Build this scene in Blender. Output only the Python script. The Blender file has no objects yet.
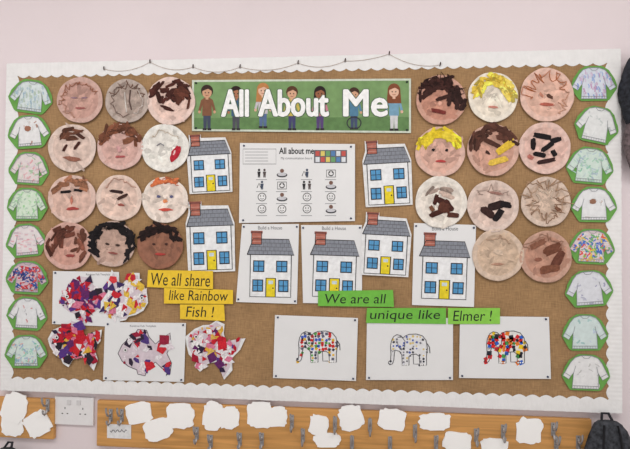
import bpy, math, random
import numpy as np
from mathutils import Matrix, Vector
random.seed(7)
sc = bpy.context.scene
try:
    sc.view_settings.view_transform = 'Standard'
    sc.view_settings.look = 'None'
except Exception as e:
    print(e)

# ------------------------------------------------------------------ camera calibration
F = 540.0
BW = 2.44            # display board width in metres
BF = 0.03            # board front distance from wall
ZC = 1.62            # board centre height
corn = np.array([(7, 64), (619, 50), (622, 413), (2, 389)], float)

def rot(yaw, pitch, roll):
    return np.array((Matrix.Rotation(yaw, 3, 'Z') @ Matrix.Rotation(math.pi/2 + pitch, 3, 'X') @ Matrix.Rotation(roll, 3, 'Z')))

def proj(p, P):
    R = rot(p[3], p[4], p[5])
    q = (P - np.array(p[:3])) @ R
    return np.stack([315 + F*q[:, 0]/(-q[:, 2]), 224.5 - F*q[:, 1]/(-q[:, 2])], 1)

def resid(p):
    H = p[6]
    P = np.array([(-BW/2, -BF, ZC+H/2), (BW/2, -BF, ZC+H/2), (BW/2, -BF, ZC-H/2), (-BW/2, -BF, ZC-H/2)])
    return (proj(p, P) - corn).ravel()

p = np.array([0.1, -2.2, 1.5, 0.03, 0.02, 0.0, 1.35])
for it in range(40):
    r = resid(p)
    J = np.zeros((8, 7))
    for i in range(7):
        d = p.copy(); d[i] += 1e-5
        J[:, i] = (resid(d) - r)/1e-5
    p = p - np.linalg.lstsq(J, r, rcond=None)[0]
print("CAM", p, "res", np.abs(resid(p)).max())
CR = rot(p[3], p[4], p[5]); CP = p[:3].copy(); BH = p[6]

cam = bpy.data.cameras.new("camera")
co = bpy.data.objects.new("camera", cam)
sc.collection.objects.link(co)
cam.sensor_width = 36; cam.lens = F/630*36
M = Matrix(CR.tolist()).to_4x4(); M.translation = Vector(CP)
co.matrix_world = M
sc.camera = co

def U(x, y, off):
    d = CR @ np.array([(x-315)/F, (224.5-y)/F, -1.0])
    t = (-off - CP[1])/d[1]
    q = CP + t*d
    return (float(q[0]), float(q[1]), float(q[2]))

def mpp(x, y):
    a = U(x-5, y, BF); b = U(x+5, y, BF)
    return (b[0]-a[0])/10

# ------------------------------------------------------------------ materials
def lin(c):
    c = c/255
    return c/12.92 if c <= 0.04045 else ((c+0.055)/1.055)**2.4
MC = {}
def mat(rgb, var=0.06, rough=0.8, scale=60, metal=0.0, kind='plain'):
    key = (tuple(rgb), var, rough, scale, metal, kind)
    if key in MC: return MC[key]
    m = bpy.data.materials.new("m_%s_%d_%d_%d" % ((kind,)+tuple(int(v) for v in rgb)))
    m.use_nodes = True
    nt = m.node_tree; N = nt.nodes; L = nt.links
    bs = N["Principled BSDF"]
    bs.inputs['Roughness'].default_value = rough
    bs.inputs['Metallic'].default_value = metal
    bs.inputs['Specular IOR Level'].default_value = 0.25
    base = [lin(v) for v in rgb]
    tc = N.new('ShaderNodeTexCoord')
    nz = N.new('ShaderNodeTexNoise'); nz.inputs['Scale'].default_value = scale; nz.inputs['Detail'].default_value = 5
    L.new(tc.outputs['Object'], nz.inputs['Vector'])
    cr = N.new('ShaderNodeValToRGB')
    cr.color_ramp.elements[0].position = 0.3; cr.color_ramp.elements[1].position = 0.7
    cr.color_ramp.elements[0].color = [max(0, v*(1-var*2)) for v in base]+[1]
    cr.color_ramp.elements[1].color = [min(1, v*(1+var*1.6)) for v in base]+[1]
    L.new(nz.outputs['Fac'], cr.inputs['Fac'])
    out = cr.outputs['Color']
    if kind == 'weave':
        mx = N.new('ShaderNodeMix'); mx.data_type = 'RGBA'; mx.blend_type = 'MULTIPLY'
        mp = N.new('ShaderNodeMapping'); mp.inputs['Scale'].default_value = (260, 1, 30)
        L.new(tc.outputs['Object'], mp.inputs['Vector'])
        n2 = N.new('ShaderNodeTexNoise'); n2.inputs['Scale'].default_value = 1; n2.inputs['Detail'].default_value = 2
        L.new(mp.outputs['Vector'], n2.inputs['Vector'])
        mp3 = N.new('ShaderNodeMapping'); mp3.inputs['Scale'].default_value = (30, 1, 260)
        L.new(tc.outputs['Object'], mp3.inputs['Vector'])
        n3 = N.new('ShaderNodeTexNoise'); n3.inputs['Scale'].default_value = 1; n3.inputs['Detail'].default_value = 2
        L.new(mp3.outputs['Vector'], n3.inputs['Vector'])
        ad = N.new('ShaderNodeMath'); ad.operation = 'ADD'
        L.new(n2.outputs['Fac'], ad.inputs[0]); L.new(n3.outputs['Fac'], ad.inputs[1])
        c2 = N.new('ShaderNodeMapRange'); c2.inputs['From Min'].default_value = 0.6; c2.inputs['From Max'].default_value = 1.4
        c2.inputs['To Min'].default_value = 0.72; c2.inputs['To Max'].default_value = 1.26
        L.new(ad.outputs[0], c2.inputs['Value'])
        mx.inputs[0].default_value = 1
        L.new(out, mx.inputs[6]); L.new(c2.outputs[0], mx.inputs[7])
        out = mx.outputs[2]
        bp = N.new('ShaderNodeBump'); bp.inputs['Strength'].default_value = 0.25; bp.inputs['Distance'].default_value = 0.001
        L.new(ad.outputs[0], bp.inputs['Height']); L.new(bp.outputs[0], bs.inputs['Normal'])
    if kind == 'wood':
        mp = N.new('ShaderNodeMapping'); mp.inputs['Scale'].default_value = (2.5, 20, 45)
        L.new(tc.outputs['Object'], mp.inputs['Vector'])
        n2 = N.new('ShaderNodeTexNoise'); n2.inputs['Scale'].default_value = 1.5; n2.inputs['Detail'].default_value = 6; n2.inputs['Distortion'].default_value = 0.6
        L.new(mp.outputs['Vector'], n2.inputs['Vector'])
        c2 = N.new('ShaderNodeValToRGB')
        c2.color_ramp.elements[0].position = 0.3; c2.color_ramp.elements[1].position = 0.7
        c2.color_ramp.elements[0].color = [v*0.76 for v in base]+[1]
        c2.color_ramp.elements[1].color = [min(1, v*1.15) for v in base]+[1]
        L.new(n2.outputs['Fac'], c2.inputs['Fac']); out = c2.outputs['Color']
    if kind == 'crumple':
        bp = N.new('ShaderNodeBump'); bp.inputs['Strength'].default_value = 0.7; bp.inputs['Distance'].default_value = 0.004
        n2 = N.new('ShaderNodeTexNoise'); n2.inputs['Scale'].default_value = 45; n2.inputs['Detail'].default_value = 4; n2.inputs['Distortion'].default_value = 1.2
        L.new(tc.outputs['Object'], n2.inputs['Vector'])
        L.new(n2.outputs['Fac'], bp.inputs['Height']); L.new(bp.outputs[0], bs.inputs['Normal'])
    if kind == 'plaster':
        bp = N.new('ShaderNodeBump'); bp.inputs['Strength'].default_value = 0.15; bp.inputs['Distance'].default_value = 0.002
        n2 = N.new('ShaderNodeTexNoise'); n2.inputs['Scale'].default_value = 120
        L.new(tc.outputs['Object'], n2.inputs['Vector'])
        L.new(n2.outputs['Fac'], bp.inputs['Height']); L.new(bp.outputs[0], bs.inputs['Normal'])
    L.new(out, bs.inputs['Base Color'])
    MC[key] = m
    return m

WHITE = (228, 228, 230); INK = (48, 46, 50)

# ------------------------------------------------------------------ mesh builder (flat artwork lying in the wall plane)
class B:
    def __init__(s, name):
        s.name = name; s.v = []; s.f = []; s.mi = []; s.mats = []; s.sm = []
    def m(s, c):
        mm = c if isinstance(c, bpy.types.Material) else mat(c)
        if mm not in s.mats: s.mats.append(mm)
        return s.mats.index(mm)
    def face(s, idx, mi, smooth=False):
        s.f.append(idx); s.mi.append(mi); s.sm.append(smooth)
    def poly(s, pts, c, off, thick=0.0):
        w = [U(x, y, off(x, y) if callable(off) else off) for x, y in pts]
        A = sum(w[i][0]*w[(i+1) % len(w)][2]-w[(i+1) % len(w)][0]*w[i][2] for i in range(len(w)))
        if A < 0: w = w[::-1]
        n0 = len(s.v); n = len(w); mi = s.m(c)
        s.v += w; s.face(list(range(n0, n0+n)), mi)
        if thick:
            s.v += [(a[0], a[1]+thick, a[2]) for a in w]
            for i in range(n):
                j = (i+1) % n
                s.face([n0+j, n0+i, n0+n+i, n0+n+j], mi)
            s.face([n0+n+i for i in range(n)][::-1], mi)
    def rect(s, x0, y0, x1, y1, c, off, thick=0.0, rot=0):
        cx, cy = (x0+x1)/2, (y0+y1)/2; a = math.radians(rot); ca, sa = math.cos(a), math.sin(a)
        s.poly([(cx+(x-cx)*ca-(y-cy)*sa, cy+(x-cx)*sa+(y-cy)*ca) for x, y in ((x0, y0), (x1, y0), (x1, y1), (x0, y1))], c, off, thick)
    def ell(s, cx, cy, rx, ry, c, off, n=20, thick=0, rot=0):
        a = math.radians(rot)
        P = []
        for i in range(n):
            t = 2*math.pi*i/n; x = rx*math.cos(t); y = ry*math.sin(t)
            P.append((cx+x*math.cos(a)-y*math.sin(a), cy+x*math.sin(a)+y*math.cos(a)))
        s.poly(P, c, off, thick)
    def blob(s, cx, cy, rx, ry, c, off, jag=0.2, n=16, thick=0, rot=0):
        a = math.radians(rot); P = []
        for i in range(n):
            t = 2*math.pi*i/n; k = 1+random.uniform(-jag, jag)
            x = rx*math.cos(t)*k; y = ry*math.sin(t)*k
            P.append((cx+x*math.cos(a)-y*math.sin(a), cy+x*math.sin(a)+y*math.cos(a)))
        s.poly(P, c, off, thick)
    def drape(s, cx, cy, rx, ry, c, off, jag=0.15, n=14, rot=0, power=1.0):
        """irregular patch following a curved support (felt / torn paper on a plate)"""
        a = math.radians(rot); mi = s.m(c); n0 = len(s.v)
        s.v.append(U(cx, cy, off(cx, cy)+0.0012))
        ks = [1+random.uniform(-jag, jag) for _ in range(n)]
        for q, h in ((0.35, .0014), (0.7, .0012), (1, 0.0004)):
            for i in range(n):
                t = 2*math.pi*i/n; ct = math.cos(t); st = math.sin(t)
                ct = math.copysign(abs(ct)**power, ct); st = math.copysign(abs(st)**power, st)
                x = rx*ct*ks[i]*q; y = ry*st*ks[i]*q
                X = cx+x*math.cos(a)-y*math.sin(a); Y = cy+x*math.sin(a)+y*math.cos(a)
                s.v.append(U(X, Y, off(X, Y)+h+random.uniform(0, .0004)))
        for i in range(n):
            j = (i+1) % n
            s.face([n0, n0+1+j, n0+1+i], mi)
            for k in range(2):
                a0 = n0+1+k*n; a1 = a0+n
                s.face([a0+i, a0+j, a1+j, a1+i], mi)
    def rib(s, pts, w, c, off, closed=False):
        P = list(pts); n = len(P)
        if closed: P = P+[P[0]]; n += 1
        mi = s.m(c); n0 = len(s.v)
        for i in range(n):
            a = P[max(0, i-1)]; b = P[min(n-1, i+1)]
            if closed and i in (0, n-1): a = P[n-2]; b = P[1]
            dx, dy = b[0]-a[0], b[1]-a[1]; l = math.hypot(dx, dy) or 1
            nx, ny = -dy/l*w/2, dx/l*w/2
            x, y = P[i]; o = off(x, y) if callable(off) else off
            s.v.append(U(x+nx, y+ny, o)); s.v.append(U(x-nx, y-ny, o))
        for i in range(n-1):
            s.face([n0+2*i, n0+2*i+1, n0+2*i+3, n0+2*i+2], mi)
    def tubew(s, W, r, c, seg=6):
        """tube through world points"""
        mi = s.m(c); n0 = len(s.v); n = len(W)
        rr = r if isinstance(r, (list, tuple)) else [r]*n
        for i in range(n):
            a = Vector(W[max(0, i-1)]); b = Vector(W[min(n-1, i+1)]); d = (b-a)
            if d.length < 1e-9: d = Vector((0, 0, 1))
            d.normalize(); up = Vector((0, 1, 0)) if abs(d.y) < 0.8 else Vector((1, 0, 0))
            u = d.cross(up).normalized(); v = d.cross(u).normalized()
            for k in range(seg):
                t = 2*math.pi*k/seg
                s.v.append(tuple(Vector(W[i])+(u*math.cos(t)+v*math.sin(t))*rr[i]))
        for i in range(n-1):
            for k in range(seg):
                l = (k+1) % seg
                s.face([n0+i*seg+k, n0+i*seg+l, n0+(i+1)*seg+l, n0+(i+1)*seg+k], mi, True)
        s.face([n0+k for k in range(seg)], mi); s.face([n0+(n-1)*seg+k for k in range(seg)][::-1], mi)
    def tube(s, pts, r, c, off, seg=5):
        s.tubew([U(x, y, off(x, y) if callable(off) else off) for x, y in pts], r, c, seg)
    def text(s, t, x0, y0, x1, y1, c, off, bold=0.0, rot=0, shear=0):
        cu = bpy.data.curves.new("t", 'FONT'); cu.body = t; cu.offset = bold; cu.resolution_u = 3; cu.shear = shear
        o = bpy.data.objects.new("t", cu); sc.collection.objects.link(o)
        dg = bpy.context.evaluated_depsgraph_get()
        me = bpy.data.meshes.new_from_object(o.evaluated_get(dg))
        V = [v.co.copy() for v in me.vertices]
        X0 = min(v.x for v in V); X1 = max(v.x for v in V); Y0 = min(v.y for v in V); Y1 = max(v.y for v in V)
        mi = s.m(c); n0 = len(s.v); cx, cy = (x0+x1)/2, (y0+y1)/2; a = math.radians(rot)
        for v in V:
            x = x0+(v.x-X0)/(X1-X0)*(x1-x0)-cx; y = y1-(v.y-Y0)/(Y1-Y0)*(y1-y0)-cy
            s.v.append(U(cx+x*math.cos(a)-y*math.sin(a), cy+x*math.sin(a)+y*math.cos(a), off))
        for f in me.polygons: s.face([n0+i for i in f.vertices], mi)
        bpy.data.objects.remove(o); bpy.data.curves.remove(cu); bpy.data.meshes.remove(me)
    def pin(s, x, y, c=(40, 50, 90), off=0.033, r=0.0042):
        w = U(x, y, off); mi = s.m(c)
        W = [(w[0], w[1]+0.003, w[2]), (w[0], w[1]-0.002, w[2]), (w[0], w[1]-0.004, w[2])]
        s.tubew(W, [r*0.9, r, r*0.5], c, 8)
    def box(s, a, b, c):
        """world-space box"""
        mi = s.m(c); n0 = len(s.v)
        for x in (a[0], b[0]):
            for y in (a[1], b[1]):
                for z in (a[2], b[2]): s.v.append((x, y, z))
        for f in ((0, 1, 3, 2), (4, 6, 7, 5), (0, 4, 5, 1), (2, 3, 7, 6), (0, 2, 6, 4), (1, 5, 7, 3)):
            s.face([n0+i for i in f], mi)
    def done(s, bevel=0):
        me = bpy.data.meshes.new(s.name)
        V = np.array(s.v); ctr = (V.min(0)+V.max(0))/2
        me.from_pydata([tuple(v) for v in (V-ctr)], [], s.f)
        for m_ in s.mats: me.materials.append(m_)
        me.polygons.foreach_set('material_index', s.mi)
        me.polygons.foreach_set('use_smooth', s.sm)
        me.update()
        o = bpy.data.objects.new(s.name, me); o.location = ctr
        sc.collection.objects.link(o)
        if bevel:
            bv = o.modifiers.new('bevel', 'BEVEL'); bv.width = bevel; bv.segments = 2
        return o

# ------------------------------------------------------------------ room
wallm = mat((230, 218, 222), 0.012, 0.7, 2.5, kind='plaster')
b = B("wall_back"); b.box((-3.2, 0, 0), (3.2, 0.12, 2.9), wallm); b.done()
b = B("floor"); b.box((-3.2, -4.2, -0.1), (3.2, 0.12, 0), mat((150, 140, 135), 0.08, 0.6, 8)); b.done()
b = B("ceiling"); b.box((-3.2, -4.2, 2.9), (3.2, 0.12, 3.0), mat((235, 235, 232), 0.02)); b.done()
b = B("baseboard_back"); b.box((-3.2, -0.018, 0), (3.2, 0, 0.12), mat((225, 222, 220), 0.02, 0.4)); b.done(0.004)

# ------------------------------------------------------------------ display board
zt = ZC+BH/2; zb = ZC-BH/2
b = B("display_board")
b.box((-BW/2+.004, -BF, zb+.004), (BW/2-.004, -0.001, zt-.004), mat((226, 224, 226), 0.03))
fab = mat((160, 127, 91), 0.07, 0.95, 7, kind='weave')
b.box((-BW/2+.03, -BF-0.0008, zb+.03), (BW/2-.03, -BF, zt-.03), fab)
b.done()
# corrugated scalloped border
b = B("scalloped_border")
bm_ = mat((234, 233, 234), 0.02, 0.7, 30)
def strip(p0, p1, inward, wid, period=0.048, amp=0.006):
    L_ = math.dist(p0, p1); n = int(L_/period)*12; mi = b.m(bm_); n0 = len(b.v)
    for i in range(n+1):
        t = i/n; x = p0[0]+(p1[0]-p0[0])*t; z = p0[1]+(p1[1]-p0[1])*t
        ph = 2*math.pi*i/12
        e = wid+amp*abs(math.sin(ph/2))*1.6-amp
        h = BF+0.0025+0.0004*math.cos(ph*3)
        jo = random.uniform(-0.0008, 0.0008)
        for q, hh in ((jo-0.003, 0), (wid*.5, 0.0006), (e, 0)):
            b.v.append((x+inward[0]*q, -(h+hh), z+inward[1]*q))
    for i in range(n):
        for k in range(2):
            a = n0+i*3+k; b.face([a, a+1, a+4, a+3], mi, True)
strip((-BW/2, zt), (BW/2, zt), (0, -1), 0.056)
strip((-BW/2, zb), (BW/2, zb), (0, 1), 0.052)
strip((-BW/2, zb), (-BW/2, zt), (1, 0), 0.05)
strip((BW/2, zb), (BW/2, zt), (-1, 0), 0.05)
b.done()
O = BF+0.0042   # artwork base offset

# ------------------------------------------------------------------ jumpers
JP = [(-.22, -.88), (.22, -.88), (.5, -.76), (.68, -.5), (1.0, .22), (.74, .42), (.54, .05), (.58, .9), (-.58, .9), (-.54, .05), (-.74, .42), (-1.0, .22), (-.68, -.5), (-.5, -.76)]
def hull(P):
    P = sorted(set(P))
    def half(P):
        h = []
        for q in P:
            while len(h) > 1 and (h[-1][0]-h[-2][0])*(q[1]-h[-2][1])-(h[-1][1]-h[-2][1])*(q[0]-h[-2][0]) <= 0: h.pop()
            h.append(q)
        return h
    a = half(P); c = half(P[::-1]); return a[:-1]+c[:-1]
def inpoly(x, y, P):
    r = False; j = len(P)-1
    for i in range(len(P)):
        if (P[i][1] > y) != (P[j][1] > y) and x < (P[j][0]-P[i][0])*(y-P[i][1])/(P[j][1]-P[i][1])+P[i][0]: r = not r
        j = i
    return r
GREEN = (106, 162, 80)
def jumper(cx, cy, hw, hh, rotd, base, marks, mode, off):
    b = B("paper_jumper_cutout")
    hw *= 1.04; hh *= 1.09
    a = math.radians(rotd)
    T = lambda x, y: (cx+x*hw*math.cos(a)-y*hh*math.sin(a), cy+x*hw*math.sin(a)+y*hh*math.cos(a))
    pts = [T(x, y) for x, y in JP]
    m = 4.4
    hp = []
    C2 = [T(x, y) for x, y in [(-.3, -.72), (.3, -.72), (.58, -.5), (.78, -.1), (.86, .2), (.7, .42), (.56, .78), (-.56, .78), (-.7, .42), (-.86, .2), (-.78, -.1), (-.58, -.5)]]
    for x, y in C2:
        for k in range(12):
            hp.append((x+m*math.cos(k*.5236), y+m*math.sin(k*.5236)))
    gp = []
    for x, y in hull(hp):
        gp.append((x+random.uniform(-.4, .4), y+random.uniform(-.4, .4)))
    b.poly(gp, mat(GREEN, 0.05), off+0.0008, 0.0008)
    b.poly(pts, mat(base, 0.04), off+0.0014, 0.0005)
    o2 = off+0.0016
    for i in range({'plain': 18, 'badge': 10, 'vert': 120, 'rnd': 90, 'hor': 80, 'full': 260}[mode]):
        x = random.uniform(-.9, .9); y = random.uniform(-.75, .85)
        ang = 1.4 if mode == 'vert' else (0.1 if mode == 'hor' else random.uniform(0, 3))
        l = random.uniform(.08, .26)
        x2 = x+l*math.cos(ang); y2 = y+l*math.sin(ang)*1.2
        if inpoly(x, y, JP) and inpoly(x2, y2, JP):
            cc = random.choice(marks); k = random.uniform(.25, .8) if mode != 'full' else 1
            cc = tuple(int(cc[q]*round(k*4)/4+base[q]*(1-round(k*4)/4)) for q in range(3))
            b.rib([T(x, y), T((x+x2)/2+.03, (y+y2)/2), T(x2, y2)], random.uniform(.8, 1.8), mat(cc), o2+i*6e-6)
    if mode == 'badge':
        q = T(-.05, -.15); b.blob(q[0], q[1], 3.2, 2.8, marks[0], o2+.0012, .15)
    o3 = o2+0.0016
    b.rib(pts, .6, (140, 142, 148), o3, closed=True)
    for ln in ([(-.22, -.88), (-.1, -.74), (.1, -.74), (.22, -.88)], [(-.56, .76), (.56, .76)], [(.9, .08), (.66, .26)], [(-.9, .08), (-.66, .26)], [(.53, .05), (.46, -.3)], [(-.53, .05), (-.46, -.3)]):
        b.rib([T(x, y) for x, y in ln], .5, (150, 152, 158), o3)
    for k in range(-4, 5):
        b.rib([T(k*.12, .77), T(k*.12, .89)], .4, (170, 172, 178), o3)
    b.done()
LJ = [(31, 96, 20, 15, 8, (212, 222, 224), [(140, 170, 190), (170, 190, 170)], 'vert'),
      (29, 131, 19, 15, -4, (228, 228, 230), [(160, 110, 90), (190, 190, 190)], 'badge'),
      (29, 168, 18, 15, 4, (224, 214, 214), [(220, 150, 160), (150, 190, 150), (200, 180, 200)], 'rnd'),
      (27, 204, 18, 15, 0, (212, 228, 210), [(140, 200, 140), (160, 190, 170)], 'rnd'),
      (26, 240, 18, 15, -5, (228, 220, 222), [(225, 150, 165), (200, 175, 190)], 'hor'),
      (27, 277, 19, 15, 3, (206, 180, 192), [(200, 50, 60), (50, 90, 160), (60, 60, 120), (215, 90, 90), (220, 200, 206)], 'full'),
      (27, 313, 18, 15, 3, (226, 227, 230), [(110, 110, 120), (200, 120, 120)], 'plain'),
      (26, 351, 19, 15, 0, (210, 224, 220), [(110, 190, 165), (130, 160, 200), (220, 160, 160)], 'rnd')]
RJ = [(594, 83, 21, 16, 0, (214, 220, 232), [(110, 145, 215), (190, 140, 180)], 'vert'),
      (597, 124, 20, 17, 12, (226, 228, 229), [(180, 190, 190)], 'plain'),
      (590, 165, 22, 17, 5, (208, 224, 216), [(130, 190, 160), (160, 180, 200)], 'rnd'),
      (594, 204, 21, 16, 0, (228, 229, 232), [(150, 110, 90), (190, 190, 190)], 'badge'),
      (592, 246, 21, 16, 3, (222, 206, 210), [(225, 90, 90), (80, 120, 205), (230, 200, 80), (120, 180, 120), (226, 220, 224)], 'full'),
      (589, 288, 22, 17, -4, (218, 220, 228), [(150, 150, 180)], 'plain'),
      (585, 332, 21, 17, 0, (208, 222, 222), [(150, 190, 190), (170, 180, 220)], 'plain'),
      (586, 372, 22, 17, 2, (228, 228, 230), [(180, 180, 180)], 'plain')]
for i, j in enumerate(LJ+RJ):
    jumper(*j, O + (i % 2)*0.002)

# ------------------------------------------------------------------ paper plates
def plate(cx, cy, r, base, decor, face=None, rimc=None):
    b = B("paper_plate_face")
    base = tuple(int(v*.93+14) for v in base)
    k = mpp(cx, cy); mi = b.m(mat(base, 0.13, 0.8, 38, kind='crumple')); mr = b.m(mat(rimc or tuple(min(240, int(v*.86+36)) for v in base), 0.1, 0.8, 45, kind='crumple'))
    prof = [(0, .0005), (.3, .0006), (.6, .0008), (.68, .0013), (.74, .003), (.8, .0048), (.9, .0062), (.97, .007), (1.0, .0064)]
    def hgt(q):
        for i in range(len(prof)-1):
            if q <= prof[i+1][0]:
                a, c = prof[i], prof[i+1]; return a[1]+(c[1]-a[1])*(q-a[0])/(c[0]-a[0])
        return .0064
    def H(x, y): return O+0.0015+hgt(math.hypot(x-cx, y-cy)/r)+0.0008
    n = 72; n0 = len(b.v)
    b.v.append(U(cx, cy, O+0.0015))
    for q, h in prof[1:]:
        for i in range(n):
            t = 2*math.pi*i/n
            fl = (0.00035*math.cos(i*math.pi) if q > .72 else 0)
            rr = r*q*(1+(0.012*math.sin(t*3+cx)+.008*math.sin(t*7+cy) if q > .9 else 0))
            b.v.append(U(cx+rr*math.cos(t), cy+rr*math.sin(t), O+0.0015+h+fl))
    for i in range(n):
        j = (i+1) % n
        b.face([n0, n0+1+j, n0+1+i], mi, True)
        for q in range(len(prof)-2):
            a = n0+1+q*n; c = a+n
            b.face([a+i, a+j, c+j, c+i], mr if q >= 4 else mi, True)
    # rolled under edge
    a = n0+1+(len(prof)-2)*n; m0 = len(b.v)
    for i in range(n):
        t = 2*math.pi*i/n
        b.v.append(U(cx+r*.985*math.cos(t), cy+r*.985*math.sin(t), O+0.004))
    for i in range(n):
        j = (i+1) % n; b.face([a+i, a+j, m0+j, m0+i], mr, True)
    # loose paint strokes and torn tissue
    for i in range(26):
        t = random.uniform(0, 6.28); q = random.uniform(.0, .85)*r; x, y = cx+q*math.cos(t), cy+q*math.sin(t)
        sh = random.choice((.88, .93, .97, 1.04, 1.07)); c = tuple(min(242, int(v*sh)) for v in base)
        b.drape(x, y, r*random.uniform(.12, .3), r*random.uniform(.06, .13), mat(c, .08, .8, 50), lambda X, Y: H(X, Y)-.0018+i*1e-5, .28, 10, random.uniform(0, 180))
    z = [0]
    def HH(x, y): return H(x, y)+z[0]
    for d in decor:
        z[0] += 0.0002
        ty = d[0]
        if ty == 'b':      # felt patch dx dy rx ry rot colour
            b.drape(cx+d[1]*r, cy+d[2]*r, d[3]*r, d[4]*r, mat(d[6], .14, .9, 90), HH, .22, 16, d[5])
        elif ty == 'p':    # torn rectangular piece
            b.drape(cx+d[1]*r, cy+d[2]*r, d[3]*r, d[4]*r, mat(d[6], .14, .9, 90), HH, .13, 16, d[5]+random.uniform(-4, 4), .5)
        elif ty == 'h':    # hair of overlapping strips along arc: a0 a1 r0 r1 n colour
            for i in range(d[5]):
                t = math.radians(random.uniform(d[1], d[2])); q = random.uniform(d[3], d[4])*r
                z[0] += 2e-5
                sh = random.uniform(.8, 1.2); c = tuple(int(min(250, v*round(sh*5)/5)) for v in d[6])
                b.drape(cx+q*math.cos(t), cy-q*math.sin(t), r*random.uniform(.16, .27), r*random.uniform(.05, .1), mat(c, .12, .9, 90), HH, .2, 10, -math.degrees(t)+90+random.uniform(-45, 45), .6)
        elif ty == 'w':    # wool scribble: a0 a1 r0 r1 n colour
            P = []
            for i in range(d[5]):
                t = math.radians(d[1]+(d[2]-d[1])*i/d[5]+random.uniform(-9, 9)); q = random.uniform(d[3], d[4])*r
                P.append((cx+q*math.cos(t), cy-q*math.sin(t)))
            Q = []
            for i in range(len(P)-1):
                for f in (0, .33, .66): Q.append((P[i][0]+(P[i+1][0]-P[i][0])*f+random.uniform(-.6, .6), P[i][1]+(P[i+1][1]-P[i][1])*f+random.uniform(-.6, .6)))
            b.tube(Q, 0.0013, mat(d[6], .1), lambda X, Y: HH(X, Y)+.0012)
        elif ty == 'l':    # line pts width colour
            P = [(cx+x*r, cy+y*r) for x, y in d[1]]
            b.tube(P, d[2]*k/2, mat(d[3], .05), lambda X, Y: HH(X, Y)+.001)
    if face:
        dk, mc = face
        for sx in (-.27, .27):
            b.drape(cx+sx*r, cy-.08*r, .07*r, .06*r, dk, lambda x, y: HH(x, y)+.0004, .2, 10)
        b.drape(cx+.02*r, cy+.36*r, .24*r, .06*r, mc, lambda x, y: HH(x, y)+.0004, .25, 12, random.uniform(-8, 8))
    b.done()
DB = (70, 38, 33); BL = (32, 27, 30); RD = (180, 80, 76); YL = (230, 204, 56)
plate(80, 100, 23, (196, 152, 140), [('w', 20, 200, .6, .95, 30, (166, 110, 84)), ('w', 150, 260, .6, .9, 14, (185, 140, 120)), ('b', -.25, -.1, .14, .04, 5, (150, 120, 130)), ('b', .2, -.1, .14, .04, -5, (150, 120, 130)), ('b', 0, .35, .25, .05, 0, (165, 100, 96))])
plate(127, 101, 22, (172, 152, 142), [('w', 10, 170, .55, .95, 26, (124, 94, 80)), ('l', [(-.1, -.4), (-.08, 0), (-.02, .5)], 1, (225, 220, 215)), ('l', [(.15, -.5), (.1, 0), (.2, .4)], 1.2, (95, 75, 70)), ('w', 100, 300, .6, .8, 16, (114, 92, 84)), ('w', -60, 60, .6, .8, 12, (216, 206, 200))])
plate(171, 101, 24, (226, 194, 182), [('h', 20, 165, .45, .9, 30, DB), ('h', 60, 175, .0, .5, 8, DB), ('h', -25, 60, .3, .85, 10, (90, 52, 42)), ('b', -.15, .3, .28, .08, 20, DB)])
plate(72, 148, 24, (216, 190, 178), [('h', 70, 150, .25, .8, 12, (104, 66, 52)), ('p', .35, -.5, .22, .07, 35, (78, 48, 42)), ('p', .2, -.1, .2, .06, -50, DB), ('p', -.3, 0, .16, .06, -60, DB), ('b', 0, .45, .35, .1, 10, (150, 100, 84))])
plate(120, 147, 23, (208, 166, 156), [('h', 15, 165, .65, .98, 36, (116, 72, 54)), ('b', .35, -.3, .3, .13, -20, (130, 84, 64)), ('w', 30, 150, .6, .95, 20, (96, 62, 50)), ('b', -.05, .1, .16, .1, 60, (196, 150, 150)), ('b', 0, .42, .22, .05, 0, (176, 90, 92))])
plate(165, 148, 24, (233, 228, 222), [('w', 30, 160, .6, .85, 12, (206, 190, 172)), ('b', .42, .22, .34, .18, -65, (182, 44, 60)), ('b', .38, .2, .17, .05, -65, (225, 200, 200)), ('l', [(-.35, -.1), (-.2, -.2), (-.05, -.1)], .9, (140, 140, 150))])
plate(72, 199, 24, (214, 178, 164), [('h', 30, 150, .6, .9, 20, (150, 104, 80)), ('p', -.25, -.3, .22, .06, -8, BL), ('p', .25, -.36, .18, .05, 10, BL), ('b', -.02, .05, .06, .16, 0, (190, 120, 102)), ('b', 0, .4, .26, .07, 0, (170, 74, 70))])
plate(119, 198, 23, (222, 192, 178), [('w', 40, 150, .7, .9, 14, (190, 146, 128)), ('p', -.1, -.28, .3, .07, 12, (58, 40, 40)), ('p', .15, -.05, .26, .07, -28, (68, 44, 40)), ('b', .1, .3, .14, .06, 10, (160, 90, 80))])
plate(165, 200, 23, (232, 214, 204), [('w', 50, 130, .72, 1.0, 22, (214, 104, 64)), ('h', 60, 130, .8, .95, 9, (220, 124, 80)), ('b', 0, .05, .1, .08, 0, (224, 140, 94)), ('b', -.28, -.15, .09, .06, 0, (100, 100, 136)), ('b', .28, -.15, .09, .06, 0, (100, 100, 136)), ('b', 0, .42, .3, .06, 0, (204, 84, 72))])
plate(68, 246, 24, (200, 150, 136), [('h', 80, 200, .3, .85, 28, (96, 56, 46)), ('h', -60, 60, .3, .8, 12, (120, 74, 60)), ('b', .1, .4, .2, .07, 0, (150, 74, 70))])
plate(112, 244, 23, (190, 156, 142), [('h', 0, 180, .68, .95, 48, BL), ('h', -45, 15, .72, .95, 10, BL), ('h', 165, 215, .72, .95, 8, BL), ('w', 0, 190, .6, 1.0, 30, BL), ('b', -.2, .0, .1, .05, 20, (70, 54, 50)), ('b', .25, .05, .1, .05, 0, (70, 54, 50)), ('b', .05, .4, .22, .05, 10, (150, 90, 84))])
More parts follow.
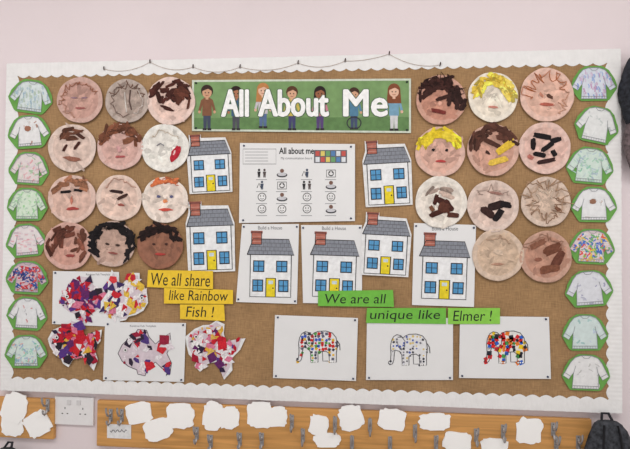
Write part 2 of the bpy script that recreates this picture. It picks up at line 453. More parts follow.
plate(160, 246, 23, (142, 94, 74), [('h', 20, 160, .6, .95, 40, (40, 28, 28)), ('w', 20, 160, .6, .98, 26, (34, 26, 26))], ((70, 44, 40), (176, 66, 62)), rimc=(150, 102, 82))
plate(441, 100, 25, (196, 138, 118), [('h', 20, 175, .5, .95, 44, (62, 37, 34)), ('h', -15, 30, .3, .95, 16, (50, 32, 30)), ('w', 10, 170, .6, 1.12, 34, (48, 30, 28)), ('b', -.05, .15, .1, .1, 0, (216, 164, 146)), ('p', -.1, .45, .3, .08, 10, (120, 54, 50)), ('p', .1, -.1, .3, .08, -20, (62, 38, 34))])
plate(493, 97, 25, (234, 222, 206), [('h', 40, 170, .5, .85, 30, (230, 200, 84)), ('h', 0, 50, .5, .9, 16, (234, 212, 104)), ('w', 0, 175, .55, .95, 26, (216, 180, 54)), ('b', 0, .4, .2, .05, 5, (206, 140, 126))])
plate(547, 95, 27, (222, 178, 160), [('w', 20, 200, .4, .95, 28, (188, 110, 64)), ('w', -60, 60, .5, .9, 14, (198, 150, 124)), ('b', .1, .05, .16, .07, 30, (92, 62, 52)), ('b', -.2, -.0, .12, .06, 60, (190, 130, 110)), ('b', 0, .35, .3, .06, 5, (180, 100, 86))])
plate(440, 152, 25, (214, 168, 152), [('h', 20, 165, .62, .95, 38, YL), ('p', -.5, -.5, .3, .2, -40, (232, 208, 60)), ('p', .3, -.62, .35, .16, 15, (234, 210, 70)), ('p', -.1, -.7, .3, .15, -5, (228, 200, 50))], (BL, (184, 70, 70)))
plate(493, 150, 26, (204, 154, 136), [('h', 10, 170, .6, .98, 50, (82, 52, 44)), ('p', .5, -.12, .4, .14, -35, (224, 188, 66)), ('p', .2, .42, .4, .12, -15, (226, 190, 80)), ('b', -.2, .1, .1, .06, 40, (70, 46, 42)), ('p', -.1, -.3, .4, .09, 25, (82, 52, 44))])
plate(545, 148, 26, (222, 182, 170), [('p', -.1, -.45, .34, .1, 8, BL), ('p', .4, -.3, .22, .1, -20, BL), ('p', -.45, -.15, .1, .22, 0, BL), ('p', .1, -.05, .3, .09, -35, BL), ('p', -.2, .25, .24, .09, 12, BL), ('p', .35, .2, .14, .1, 60, BL), ('p', .05, .5, .34, .09, -10, (58, 36, 36)), ('p', -.55, .35, .12, .08, 30, (180, 110, 100))])
plate(441, 202, 26, (232, 222, 212), [('h', 30, 140, .3, .65, 8, (170, 150, 140)), ('p', -.2, -.1, .2, .08, -70, DB), ('p', .05, 0, .26, .12, 30, DB), ('p', .3, .15, .26, .12, 60, DB), ('p', -.1, .4, .34, .11, -20, DB), ('p', .45, .5, .22, .1, 10, (84, 50, 42)), ('p', -.35, .25, .12, .08, 60, (120, 80, 60)), ('b', .12, .2, .25, .2, 20, (92, 54, 44))])
plate(493, 206, 26, (216, 190, 178), [('w', 30, 150, .5, .9, 16, (190, 170, 160)), ('p', .1, .0, .34, .15, -15, (48, 34, 34)), ('p', .45, -.05, .25, .12, 10, BL), ('p', -.2, .25, .3, .14, 35, (60, 40, 38)), ('p', .2, .35, .28, .13, -50, BL), ('b', .1, -.5, .3, .06, 10, (160, 120, 110))])
plate(546, 202, 25, (206, 180, 162), [('w', 0, 180, .5, 1.15, 36, (174, 140, 114)), ('w', 180, 400, .3, .9, 26, (150, 116, 94)), ('w', 20, 200, .2, .7, 14, (222, 206, 190)), ('w', 100, 420, .4, .8, 20, (194, 164, 140)), ('p', .5, .3, .16, .07, 40, (116, 78, 60))])
plate(498, 255, 26, (206, 178, 154), [('b', .0, -.1, .2, .1, 10, (214, 190, 170)), ('b', 0, .35, .25, .05, 0, (180, 140, 120)), ('w', 40, 140, .6, .85, 10, (188, 156, 134))])
plate(546, 257, 26, (188, 138, 118), [('w', 40, 170, .6, .98, 20, (166, 126, 106)), ('p', .25, -.3, .36, .18, -25, (116, 72, 56)), ('p', .45, .1, .36, .17, -60, (106, 64, 52)), ('p', .15, .45, .38, .15, -10, (126, 80, 62)), ('p', -.3, -.5, .32, .11, -30, (138, 92, 74)), ('b', -.3, .1, .14, .08, 0, (146, 96, 80))])

# ------------------------------------------------------------------ banner
b = B("all_about_me_banner")
BO = O+0.003
b.poly([(192, 80), (411, 78.5), (411, 133), (192, 131)], (206, 214, 200), BO, .002)
b.poly([(194, 82), (409, 80.5), (409, 131), (194, 129)], mat((118, 152, 98), .07, .5, 25), BO+.0003)
b.poly([(194, 118), (409, 117), (409, 131), (194, 129)], mat((94, 130, 78), .09, .5, 40), BO+.0006)
def kid(cx, hy, skin, hair, top, leg, s=1.0, long=False):
    o = BO+.0009
    b.poly([(cx-3.5*s, hy+20*s), (cx+3.5*s, hy+20*s), (cx+3.2*s, hy+34*s), (cx+.5*s, hy+34*s), (cx, hy+24*s), (cx-.5*s, hy+34*s), (cx-3.2*s, hy+34*s)], leg, o)
    b.rect(cx-4*s, hy+33.5*s, cx-.3*s, hy+35.5*s, (50, 45, 50), o+.0001); b.rect(cx+.3*s, hy+33.5*s, cx+4*s, hy+35.5*s, (50, 45, 50), o+.0001)
    b.poly([(cx-2*s, hy+5*s), (cx+2*s, hy+5*s), (cx+5.5*s, hy+7.5*s), (cx+8*s, hy+17*s), (cx+6*s, hy+18*s), (cx+4.2*s, hy+12*s), (cx+4.4*s, hy+22*s), (cx-4.4*s, hy+22*s), (cx-4.2*s, hy+12*s), (cx-6*s, hy+18*s), (cx-8*s, hy+17*s), (cx-5.5*s, hy+7.5*s)], top, o+.0002)
    for q in (-7, 7): b.ell(cx+q*s, hy+18.5*s, 1.3*s, 1.4*s, skin, o+.0003, 10)
    if long: b.poly([(cx-5.5*s, hy-2*s), (cx+5.5*s, hy-2*s), (cx+6.5*s, hy+11*s), (cx-6.5*s, hy+11*s)], hair, o+.00025)
    b.rect(cx-1.3*s, hy+3*s, cx+1.3*s, hy+7*s, skin, o+.0003)
    b.ell(cx, hy-1*s, 5.6*s, 5.8*s, hair, o+.0004)
    b.ell(cx, hy+.7*s, 4.4*s, 4.8*s, skin, o+.0005)
    b.poly([(cx-4.6*s, hy-.8*s), (cx-4*s, hy-4.2*s), (cx, hy-5.6*s), (cx+4*s, hy-4.2*s), (cx+4.6*s, hy-.8*s), (cx+1*s, hy-3*s)], hair, o+.0006)
    for q in (-1.6, 1.6): b.ell(cx+q*s, hy+.6*s, .55*s, .7*s, INK, o+.0007, 8)
    b.rib([(cx-1.5*s, hy+2.8*s), (cx, hy+3.5*s), (cx+1.5*s, hy+2.8*s)], .5, (150, 60, 50), o+.0007)
kid(207, 92, (206, 160, 130), (60, 44, 40), (130, 88, 66), (70, 76, 96), 1.08)
kid(236, 93, (176, 120, 90), (50, 36, 34), (66, 96, 130), (80, 80, 90), 1.05)
kid(263, 90, (226, 184, 160), (190, 130, 80), (196, 190, 196), (90, 110, 150), 1.08, True)
kid(292, 93, (216, 170, 140), (90, 60, 44), (200, 180, 90), (70, 70, 110), 1.05)
kid(320, 93, (150, 98, 72), (44, 34, 34), (200, 130, 150), (90, 70, 120), 1.05, True)
kid(354, 94, (206, 160, 130), (70, 48, 40), (86, 130, 160), (70, 80, 110))
kid(394, 91, (226, 184, 160), (130, 76, 52), (120, 160, 186), (206, 206, 210), 1.12, True)
# wheelchair of printed child
b.rib([(354+7*math.cos(t*.4), 123+6*math.sin(t*.4)) for t in range(16)], 1.1, (60, 60, 66), BO+.0019, True)
for wd_, x0, x1 in (("All", 222, 248), ("About", 259, 328), ("Me", 344, 387)):
    for i in range(8):
        dx, dy = 1.9*math.cos(i*math.pi/4), 1.5*math.sin(i*math.pi/4)
        b.text(wd_, x0+dx, 90+dy, x1+dx, 116+dy, (84, 106, 84), BO+.0020+i*2e-5)
    for i in range(8):
        dx, dy = 1.0*math.cos(i*math.pi/4), .8*math.sin(i*math.pi/4)
        b.text(wd_, x0+dx, 90+dy, x1+dx, 116+dy, (246, 246, 248), BO+.0024+i*2e-5)
for x, y in ((196, 83), (407, 82), (196, 128), (407, 130)): b.pin(x, y, (50, 60, 60), BO+.002)
b.done()

# ------------------------------------------------------------------ houses
BLUE = (88, 152, 200)
def house(b, x0, y0, x1, y1, rotd, off, cutout):
    cx, cy = (x0+x1)/2, (y0+y1)/2; a = math.radians(rotd); w = x1-x0; h = y1-y0
    def T(u, v):
        X = (u-.5)*w; Y = (v-.5)*h
        return (cx+X*math.cos(a)-Y*math.sin(a), cy+X*math.sin(a)+Y*math.cos(a))
    def R(u0, v0, u1, v1, c, o): b.poly([T(u0, v0), T(u1, v0), T(u1, v1), T(u0, v1)], c, o)
    def Ln(P, wd, o, c=INK): b.rib([T(*q) for q in P], wd, c, o)
    if cutout:
        b.poly([T(.05, 0.0), T(.33, 0.0), T(.33, .06), T(.9, .07), T(1.02, .32), T(1.0, 1.0), T(0, 1.0), T(-.02, .3), T(.05, .15)], WHITE, off, .0006)
    o = off+.0003
    R(.07, .34, .94, .97, (234, 235, 238), o)
    b.poly([T(.0, .35), T(.12, .12), T(.88, .12), T(1.0, .35)], mat((138, 142, 152), .08), o+.0002)
    for r_ in range(1, 4):
        v = .12+.23*r_/4; e = .12*(1-r_/4)
        Ln([(e, v), (1-e, v)], .5, o+.0004, (96, 98, 108))
    for r_ in range(4):
        v0 = .12+.23*r_/4; v1 = v0+.23/4
        for k in range(9):
            u = .1+.8*(k+.5*(r_ % 2)+.25)/9
            Ln([(u, v0), (u, v1)], .4, o+.0004, (104, 106, 116))
    R(.09, .02, .3, .2, mat((176, 106, 92), .1), o+.0005)
    R(.07, .0, .32, .04, mat((150, 88, 78)), o+.0006)
    for v in (.08, .12, .16): Ln([(.09, v), (.3, v)], .4, o+.0007, (206, 160, 146))
    for q in ([(0, .35), (.12, .12), (.88, .12), (1, .35), (0, .35)], [(.07, .35), (.07, .97), (.94, .97), (.94, .35)], [(.09, .2), (.09, .02), (.3, .02), (.3, .2), (.09, .2)]): Ln(q, .8, o+.0008)
    for (u, v, ww, hh) in ((.15, .45, .2, .14), (.64, .45, .2, .14), (.14, .73, .19, .15), (.69, .73, .18, .15)):
        R(u-.02, v-.015, u+ww+.02, v+hh+.015, INK, o+.0008)
        R(u, v, u+ww, v+hh, mat(BLUE, .1), o+.001)
        Ln([(u+ww/2, v), (u+ww/2, v+hh)], .7, o+.0012); Ln([(u, v+hh/2), (u+ww, v+hh/2)], .6, o+.0012)
    R(.4, .69, .62, .97, INK, o+.0008); R(.42, .7, .6, .965, mat((230, 208, 48), .08), o+.001)
    b.ell(*T(.56, .84), .8, .8, INK, o+.0012, 8)
    R(.46, .73, .56, .78, (200, 214, 220), o+.0012)
def paper(b, pts, off, c=WHITE, pins=True, skip=()):
    b.poly(pts, mat(c, .015, .6, 8), off, .0004)
    if pins:
        cx = sum(q[0] for q in pts)/len(pts); cy = sum(q[1] for q in pts)/len(pts)
        for i, (x, y) in enumerate(pts):
            if i in skip: continue
            b.pin(x+(cx-x)*.07, y+(cy-y)*.07, (56, 66, 96), off+.001, .004)
GT = (110, 110, 116)
for (x0, y0, x1, y1, r_) in ((188, 134, 231, 193, -3), (187, 201, 234, 272, -2), (364, 140, 411, 206, -3)):
    b = B("paper_house_cutout"); house(b, x0, y0, x1, y1, r_, O+.0035, True); b.done()
b = B("paper_house_cutout"); house(b, 362, 213, 410, 276, 3, O+.006, True); b.done()
b = B("build_a_house_worksheet"); paper(b, [(242, 224), (299, 224), (297, 304), (236, 302)], O+.003)
house(b, 247, 231, 294, 299, 1, O+.0032, False); b.text("Build a House", 258, 226, 282, 229.5, GT, O+.0036); b.done()
b = B("build_a_house_worksheet"); paper(b, [(301, 225), (362, 225), (362, 304), (303, 303)], O+.003, skip=(2, 3))
house(b, 310, 232, 359, 299, 2, O+.0032, False); b.text("Build a House", 322, 226.5, 346, 230, GT, O+.0036); b.done()
b = B("build_a_house_worksheet"); paper(b, [(414, 223), (476, 225), (474, 307), (412, 305)], O+.003, skip=(2, 3))
house(b, 419, 233, 470, 301, 2, O+.0032, False); b.text("Build a House", 432, 226.5, 458, 230.5, GT, O+.0036); b.done()

# ------------------------------------------------------------------ 'all about me' poster
b = B("all_about_me_poster")
PO = O+.0045
paper(b, [(240, 143), (355, 144), (355, 221), (239, 223)], PO)
b.text("All about me", 279, 147.5, 314, 154, (40, 40, 44), PO+.0005, .02)
b.text("My communication board", 281, 157, 312, 160, (110, 110, 116), PO+.0005)
b.rib([(243, 149), (276, 149), (276, 164), (243, 164)], .5, (90, 90, 96), PO+.0004, True)
for y in (152, 155, 158, 161): b.rib([(245, y), (274-(y % 3)*3, y)], .5, (140, 140, 146), PO+.0004)
b.rect(314, 150, 347, 163, (100, 100, 108), PO+.0004)
cols = [(196, 90, 84), (90, 130, 180), (220, 200, 110), (220, 224, 230), (110, 160, 110)]
for i in range(6):
    for j in range(2): b.rect(315.5+i*5.2, 151+j*6, 319.6+i*5.2, 156+j*6, cols[(i*2+j*3) % 5], PO+.0006)
def smile(x, y, r, o):
    b.ell(x, y, r, r, INK, o, 18); b.ell(x, y, r-.7, r-.7, WHITE, o+.0002, 18)
    for q in (-1.4, 1.4): b.ell(x+q, y-1, .5, .7, INK, o+.0004, 8)
    b.rib([(x-1.8, y+1.3), (x, y+2.2), (x+1.8, y+1.3)], .5, INK, o+.0004)
def fig(x, y, o, c=INK):
    b.ell(x, y-3, 1.2, 1.3, c, o, 10); b.poly([(x-1.7, y-1.4), (x+1.7, y-1.4), (x+1.2, y+1.5), (x+1.1, y+4.5), (x+.2, y+4.5), (x, y+2), (x-.2, y+4.5), (x-1.1, y+4.5), (x-1.2, y+1.5)], c, o)
gx = (262, 282, 307, 331)
for j, y in enumerate((173, 185, 197, 209)):
    for i, x in enumerate(gx):
        b.rib([(x-6, y+6.6), (x+5, y+6.6)], .6, (140, 140, 146), PO+.0004)
        k = (i+j*2) % 4
        if j >= 2 and k != 1: smile(x, y, 4.3, PO+.0004)
        elif k == 0: fig(x-3, y, PO+.0004); fig(x+2.5, y, PO+.0004, (90, 80, 80))
        elif k == 1:
            b.ell(x, y+2, 5.4, 2.4, (60, 60, 66), PO+.0004); b.ell(x, y+1.4, 4.4, 1.7, (200, 200, 206), PO+.0006)
            b.ell(x, y-2.2, 2, 2, (120, 90, 80), PO+.0005)
        elif k == 2:
            fig(x, y, PO+.0004, (70, 80, 100)); b.rib([(x-5, y+3), (x-3, y-2), (x-1, y+3)], .7, INK, PO+.0004)
        else:
            b.rib([(x-4.5, y-3), (x+4.5, y-3), (x+4.5, y+4), (x-4.5, y+4)], .7, INK, PO+.0004, True); smile(x, y+.4, 2.8, PO+.0005)
b.done()

# ------------------------------------------------------------------ handwritten labels
def label(name, pts, c, txt, box, rotd=0):
    b = B(name); b.poly(pts, mat(c, .04), O+.0062, .0005)
    b.text(txt, *box, (40, 44, 40), O+.0065, 0, rotd, .12); b.done()
YEL = (236, 198, 58)
label("lettering_label", [(148, 270), (213, 271), (213, 290), (147, 287)], YEL, "We all share", (151, 273.5, 210, 286), 1.5)
label("lettering_label", [(164, 287.5), (233, 290), (233, 304), (164, 303.5)], YEL, "like Rainbow", (169, 290.5, 228, 300.5), 1)
label("lettering_label", [(180, 304.5), (224, 304.5), (225, 321), (180, 319)], YEL, "Fish !", (186, 306.5, 214, 317), 1)
GRN = (114, 186, 74)
label("lettering_label", [(318, 291), (393, 290), (394, 307), (318, 306)], GRN, "We are all", (325, 294, 386, 303.5), 0)
label("lettering_label", [(367, 308), (446, 308), (446, 324), (366, 323)], GRN, "unique like", (370, 310, 440, 322), 0)
label("lettering_label", [(448, 308), (500, 308), (500, 324), (448, 324)], (140, 204, 82), "Elmer !", (453, 310.5, 492, 321), 0)

# ------------------------------------------------------------------ rainbow fish
FISH = [(0.0, .5), (.08, .3), (.2, .16), (.3, .1), (.38, -.06), (.55, -.04), (.6, .12), (.72, .28), (.84, .16), (1, .02), (1.02, .3), (.94, .5), (1.03, .72), (1, .98), (.84, .84), (.72, .7), (.58, .84), (.52, 1.02), (.38, .98), (.36, .88), (.2, .8), (.08, .68)]
FC = [(188, 22, 44), (206, 34, 50), (180, 20, 44), (46, 30, 62), (40, 30, 44), (96, 34, 96), (214, 120, 150), (230, 224, 228), (220, 170, 60), (160, 20, 50), (86, 50, 130), (196, 30, 46)]
def fish(b, x0, y0, x1, y1, off, flip=False, dens=110, pal=FC, rotd=0, edge=True):
    cx, cy = (x0+x1)/2, (y0+y1)/2; a = math.radians(rotd)
    def T(u, v):
        if flip: u = 1-u
        X = (u-.5)*(x1-x0); Y = (v-.5)*(y1-y0)
        return (cx+X*math.cos(a)-Y*math.sin(a), cy+X*math.sin(a)+Y*math.cos(a))
    P = [T(*q) for q in FISH]
    b.poly(P, (210, 196, 206), off+.0003)
    if edge: b.rib(P, .8, (90, 84, 92), off+.0005, True)
    n = 0
    while n < dens:
        u, v = random.uniform(0, 1), random.uniform(0, 1)
        if not inpoly(u, v, FISH): continue
        n += 1; q = T(u, v); r0 = random.uniform(0, 180); s_ = random.uniform(3, 7.5)
        if u < .2: s_ *= .6
        nn = random.choice((3, 4, 4, 5)); PP = []
        asp = random.uniform(.35, 1)
        for k in range(nn):
            t = 2*math.pi*k/nn; X = s_*math.cos(t)*random.uniform(.7, 1.1); Y = s_*asp*math.sin(t)*random.uniform(.7, 1.1)
            ra = math.radians(r0); PP.append((q[0]+X*math.cos(ra)-Y*math.sin(ra), q[1]+X*math.sin(ra)+Y*math.cos(ra)))
        b.poly(PP, mat(random.choice(pal), .14, .6, 120), off+.0007+n*2e-5)
    e = T(.14, .42); b.ell(*e, 1.9, 1.9, (236, 236, 236), off+.0045, 12); b.ell(*e, 1., 1., INK, off+.0047, 10)
b = B("rainbow_fish_worksheet"); paper(b, [(53, 271), (119, 272), (120, 327), (52, 324)], O+.002, skip=(1, 2))
b.text("Rainbow Fish Template", 86, 273.5, 110, 276, GT, O+.0024)
fish(b, 59, 279, 115, 321, O+.002, dens=130, edge=False); b.done()
def fcut(x0, y0, x1, y1, off, flip=False, rotd=0, pal=FC, dens=90):
    b = B("rainbow_fish_cutout"); cx, cy = (x0+x1)/2, (y0+y1)/2
    a = math.radians(rotd); P = []
    for u, v in FISH:
        if flip: u = 1-u
        X = (u-.5)*(x1-x0)*1.1; Y = (v-.5)*(y1-y0)*1.1
        P.append((cx+X*math.cos(a)-Y*math.sin(a)+random.uniform(-.9, .9), cy+X*math.sin(a)+Y*math.cos(a)+random.uniform(-.9, .9)))
    b.poly(P, WHITE, off, .0005); fish(b, x0, y0, x1, y1, off, flip, dens, pal, rotd, False); b.done()
fcut(107, 276, 147, 319, O+.007, True, 15, [(234, 230, 232), (196, 36, 50), (222, 184, 70), (230, 222, 226), (60, 44, 96), (216, 60, 66), (234, 230, 232)], 60)
fcut(49, 324, 96, 364, O+.006, False, 12, FC+[(200, 34, 44), (44, 34, 46), (36, 30, 40), (196, 40, 44)], 120)
fcut(186, 325, 235, 370, O+.003, False, 25, FC+[(230, 226, 230), (226, 220, 224), (216, 180, 90), (234, 230, 232)], 90)
b = B("rainbow_fish_worksheet"); paper(b, [(105, 322), (186, 323), (184, 382), (103, 380)], O+.003)
b.text("Rainbow Fish Template", 130, 325, 156, 327.5, GT, O+.0034)
fish(b, 118, 332, 170, 375, O+.003, dens=50, pal=[(228, 222, 228), (222, 212, 220), (150, 30, 60), (80, 56, 126), (48, 36, 56), (200, 40, 54), (226, 220, 226)]); b.done()

# ------------------------------------------------------------------ elephants
EP = [(0.06, 0.22), (.12, .08), (0.20, 0.02), (0.30, 0.05), (0.36, 0.12), (.42, .06), (0.52, 0.01), (0.70, 0.0), (0.86, 0.06), (0.95, 0.2), (0.985, 0.45), (0.96, 0.70), (0.965, 0.97), (0.79, 0.98), (0.78, 0.70), (0.70, 0.63), (0.58, 0.64), (0.51, 0.70), (0.515, 0.97), (0.34, 0.98), (0.33, 0.66), (0.27, 0.54), (0.20, 0.52), (0.16, 0.50), (0.135, 0.62), (0.125, 0.80), (0.09, 0.93), (0.03, 0.96), (-.02, .91), (0.0, 0.85), (0.04, 0.84), (0.05, 0.62), (0.04, 0.38)]
def elephant(pp, x0, y0, x1, y1, pal, fillc, g=.075, sz=.6, prob=.8, skip=()):
    b = B("elephant_drawing"); o = O+.003; paper(b, pp, o, skip=skip)
    T = lambda u, v: (x0+u*(x1-x0), y0+v*(y1-y0))
    b.poly([T(*q) for q in EP], fillc, o+.0003)
    v = .05
    while v < 1:
        u = .0
        while u < 1:
            if inpoly(u+.03, v+.03, EP) and random.random() < prob:
                q = T(u+.03+random.uniform(-.015, .015), v+.03+random.uniform(-.02, .02)); w = g*(x1-x0)*.5*sz*random.uniform(.7, 1.15)*1.3
                b.rect(q[0]-w, q[1]-w, q[0]+w, q[1]+w, mat(random.choice(pal), .08), o+.0006, 0, random.uniform(-35, 35))
            u += g
        v += g*1.15
    b.rib([T(*q) for q in EP], .75, (70, 68, 74), o+.0009, True)
    b.rib([T(*q) for q in ((.22, .1), (.33, .1), (.41, .22), (.4, .4), (.32, .5), (.25, .42), (.22, .28))], .7, (70, 68, 74), o+.0009)
    b.rib([T(*q) for q in ((.98, .3), (1.04, .42), (1.05, .6))], .8, (60, 58, 64), o+.0009)
    b.rib([T(*q) for q in ((.14, .5), (.09, .56), (.07, .5))], .8, (130, 130, 136), o+.0009)
    b.rib([T(*q) for q in ((.62, .64), (.63, .94), (.76, .94))], .7, (90, 88, 94), o+.0009)
    b.ell(*T(.13, .25), 1, 1, INK, o+.0012, 10)
    for k in (.36, .41, .47, .81, .86, .92): b.ell(*T(k, .96), .8, .8, (240, 240, 240), o+.0012, 8)
    b.done()
elephant([(275, 315), (358, 318), (356, 381), (273, 378)], 297, 331, 338, 363, [(60, 60, 76), (204, 50, 50), (226, 180, 50), (60, 90, 190), (90, 160, 80), (100, 100, 120)], (226, 226, 230), .085, .6, .9)
elephant([(367, 317), (453, 318), (453, 380), (366, 380)], 389, 334, 428, 366, [(60, 60, 70), (120, 120, 130), (70, 90, 170), (214, 190, 120)], (224, 224, 228), .085, .45, .75, skip=(0, 1))
elephant([(460, 316), (549, 317), (551, 379), (459, 378)], 485, 331, 526, 364, [(212, 40, 44), (236, 200, 40), (44, 44, 56), (50, 100, 200), (70, 150, 80), (228, 126, 50), (212, 40, 44)], (228, 226, 224), .085, .85, .7, skip=(0,))

# ------------------------------------------------------------------ string and clips along the top
b = B("bunting_string")
pinsP = [(104, 69), (150, 62), (193, 67), (240, 67), (298, 63), (345, 61), (389, 54), (440, 65)]
P = []
for i in range(len(pinsP)-1):
    a, c = pinsP[i], pinsP[i+1]
    for k in range(10):
        t = k/10; P.append((a[0]+(c[0]-a[0])*t, a[1]+(c[1]-a[1])*t+4*t*(1-t)*(5 if i != 5 else 2)))
P.append(pinsP[-1]); b.tube(P, .0008, (176, 156, 142), BF+.006)
for x, y in pinsP:
    w = U(x, y, BF+.006)
    b.tubew([(w[0], w[1], w[2]-.005), (w[0]+.001, w[1]-.004, w[2]+.003), (w[0]+.002, w[1]-.004, w[2]+.010)], [.0015, .0028, .0018], (74, 58, 56), 8)
b.done()

# ------------------------------------------------------------------ socket
b = B("electrical_socket")
a = U(56, 423, 0); c = U(95, 397, 0)
pl = mat((232, 230, 232), .01, .35)
b.box((a[0], -.012, a[2]), (c[0], -0.0005, c[2]), pl)
for k in (.27, .73):
    x = a[0]+(c[0]-a[0])*k; z = a[2]+(c[2]-a[2])*.45
    for dx, dz, w_, h_ in ((0, .022, .004, .008), (-.011, 0, .007, .004), (.011, 0, .007, .004)):
        b.box((x+dx-w_/2, -.0125, z+dz-h_/2-.006), (x+dx+w_/2, -.0119, z+dz+h_/2-.006), (90, 90, 92))
    b.box((x-.008+(.02 if k < .5 else -.02)*.9, -.016, c[2]-.03), (x+.008+(.02 if k < .5 else -.02)*.9, -.012, c[2]-.012), mat((215, 213, 215), .01, .3))
b.done(.002)

# ------------------------------------------------------------------ coat rails, hooks, name tags
wood = mat((208, 154, 92), .08, .45, 10, kind='wood')
RO = .022
def rail(px0, py0, px1, py1, h):
    b = B("coat_rail")
    a = U(px0, py0, RO); c = U(px1, py1, RO); zt_ = (a[2]+c[2])/2
    b.box((a[0], -RO, zt_-h), (c[0], -0.001, zt_), wood); b.done(.004); return zt_
z1 = rail(-40, 396, 54, 399, .165)
z2 = rail(97, 401, 592, 419, .185)
steel = mat((172, 170, 172), .05, .35, 60, metal=.4)
def hook(px, py, s=1.0):
    b = B("coat_hook"); w = U(px, py, RO); x, y, z = w; y = -RO-.0005
    b.box((x-.008*s, y-.003, z-.03*s), (x+.008*s, y, z+.022*s), steel)
    up = [(x, y-.003, z+.008*s), (x, y-.014*s, z-.002*s), (x, y-.032*s, z+.002*s), (x, y-.042*s, z+.018*s), (x, y-.045*s, z+.034*s), (x, y-.046*s, z+.04*s)]
    b.tubew(up, [.0045*s, .0045*s, .004*s, .004*s, .005*s, .003*s], steel, 8)
    dn = [(x, y-.003, z-.018*s), (x, y-.012*s, z-.034*s), (x, y-.024*s, z-.04*s), (x, y-.034*s, z-.032*s), (x, y-.037*s, z-.02*s), (x, y-.037*s, z-.016*s)]
    b.tubew(dn, [.0045*s, .0045*s, .004*s, .004*s, .005*s, .003*s], steel, 8)
    for dz in (.016, -.008): b.tubew([(x, y-.002, z+dz*s), (x, y-.0045, z+dz*s)], [.003*s, .002*s], (110, 108, 110), 8)
    b.done()
tags = [(14, 408, 24, 30, 20), (37, 424, 26, 24, -30), (12, 425, 22, 22, 0), (139, 413, 26, 22, -10), (158, 430, 28, 22, -15), (180, 416, 28, 26, 0), (213, 416, 20, 28, 5), (229, 418, 20, 22, 0), (260, 415, 26, 26, 0), (277, 417, 20, 20, 0), (319, 425, 20, 20, 10), (327, 440, 26, 15, 0), (351, 418, 25, 25, -10), (392, 420, 28, 22, 5), (435, 422, 32, 17, 0), (457, 442, 28, 20, 0), (494, 445, 28, 13, 0), (529, 431, 26, 26, 8)]
def covered(x, y):
    return any(abs(x-t[0]) < t[2]/2+3 and abs(y-t[1]) < t[3]/2+6 for t in tags)
for x, y in ((111, 414), (122, 414), (170, 438), (197, 432), (240, 438), (262, 438), (292, 420), (303, 434), (352, 441), (370, 424), (390, 442), (415, 430), (436, 441), (476, 434), (503, 430), (553, 428), (556, 442), (578, 441), (48, 404), (211, 440), (335, 422)):
    if not covered(x, y): hook(x, y, .95)
def tag(x, y, w, h, r_=0):
    b = B("name_tag"); n = 26; mi = b.m(mat((252, 251, 251), .003, .6)); a = math.radians(r_)
    off = RO+.003+random.uniform(0, .004); n0 = 0; b.v.append(U(x, y, off)); ring = []
    for i in range(n):
        t = 2*math.pi*i/n; ct = math.cos(t); st = math.sin(t); k = random.uniform(.9, 1.1)
        X = w/2*math.copysign(abs(ct)**.6, ct)*k; Y = h/2*math.copysign(abs(st)**.6, st)*k
        b.v.append(U(x+X*math.cos(a)-Y*math.sin(a), y+X*math.sin(a)+Y*math.cos(a), off))
    b.v += [(v[0], -RO-.0015, v[2]) for v in b.v[1:n+1]]
    for i in range(n):
        j = (i+1) % n
        b.face([0, 1+j, 1+i], mi); b.face([1+i, 1+j, 1+n+j, 1+n+i], mi)
    b.done()
for t in tags: tag(*t)
b = B("name_tag"); b.poly([(107, 424), (131, 425), (131, 439), (107, 438)], WHITE, RO+.003, .002)
b.rib([(110+i*1.3, 431+1.4*math.sin(i*1.9)) for i in range(14)], .9, (110, 110, 116), RO+.0035); b.done()

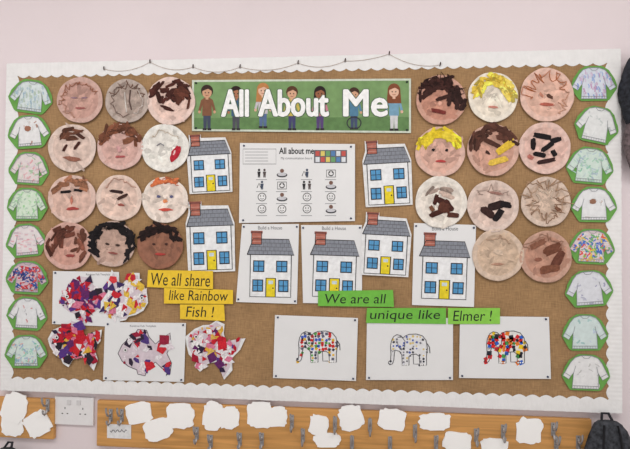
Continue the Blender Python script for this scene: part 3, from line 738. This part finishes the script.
# ------------------------------------------------------------------ dark bags hung at the edges
def sack(name, px, py, rx, rz, ry, off, c, strap=True):
    b = B(name); w = U(px, py, off); mi = b.m(mat(c, .35, .8, 70)); n0 = len(b.v); NR = 14; NS = 20
    for i in range(NR+1):
        f = i/NR; t = math.pi*f; rr = math.sin(t)**.55 if 0 < f < 1 else 0.02
        z = math.cos(t)*rz
        for k in range(NS):
            a = 2*math.pi*k/NS; wob = 1+.07*math.sin(a*5+i*.9)+.04*math.sin(a*3-i)
            b.v.append((w[0]+rr*rx*math.cos(a)*wob*(1+.15*f), w[1]+rr*ry*math.sin(a)*wob, w[2]+z))
    for i in range(NR):
        for k in range(NS):
            l = (k+1) % NS; b.face([n0+i*NS+k, n0+(i+1)*NS+k, n0+(i+1)*NS+l, n0+i*NS+l], mi, True)
    if strap:
        b.tubew([(w[0]-rx*.3, w[1], w[2]+rz*.9), (w[0]-rx*.15, w[1]+ry*.5, w[2]+rz*1.12), (w[0]+rx*.15, w[1]+ry*.5, w[2]+rz*1.12), (w[0]+rx*.3, w[1], w[2]+rz*.9)], .005, (40, 40, 46), 6)
        for sx in (-.45, .45):   # front straps and piping
            b.tubew([(w[0]+rx*sx*(.5+.5*math.sin(math.pi*f)), w[1]-ry*(math.sin(math.pi*f)**.55)*.97, w[2]+rz*math.cos(math.pi*f)) for f in (.12, .25, .4, .55, .7, .85)], .004, (30, 30, 34), 6)
    b.done()
sack("hanging_backpack", 608, 462, .075, .15, .045, .075, (58, 60, 66))
sack("hanging_backpack", 6, 478, .06, .12, .045, .075, (60, 62, 66))
sack("hanging_coat", 642, 92, .07, .14, .05, .06, (44, 46, 54))
sack("hanging_coat", 642, 140, .055, .12, .04, .06, (110, 96, 100), False)

# ------------------------------------------------------------------ light
wd = bpy.data.worlds.new("world"); sc.world = wd; wd.use_nodes = True
wd.node_tree.nodes["Background"].inputs[0].default_value = (1.0, .98, .955, 1)
wd.node_tree.nodes["Background"].inputs[1].default_value = 0.84
def area(x, y, z, sx, sy, e, rx):
    l = bpy.data.lights.new("ceiling_light", 'AREA'); l.shape = 'RECTANGLE'; l.size = sx; l.size_y = sy; l.energy = e; l.color = (1, .97, .93)
    o = bpy.data.objects.new("ceiling_light", l); o.location = (x, y, z); o.rotation_euler = (math.radians(rx), 0, 0); sc.collection.objects.link(o)
area(-1.0, -1.7, 2.8, 1.4, .8, 23, 25)
area(1.0, -1.7, 2.8, 1.4, .8, 23, 25)
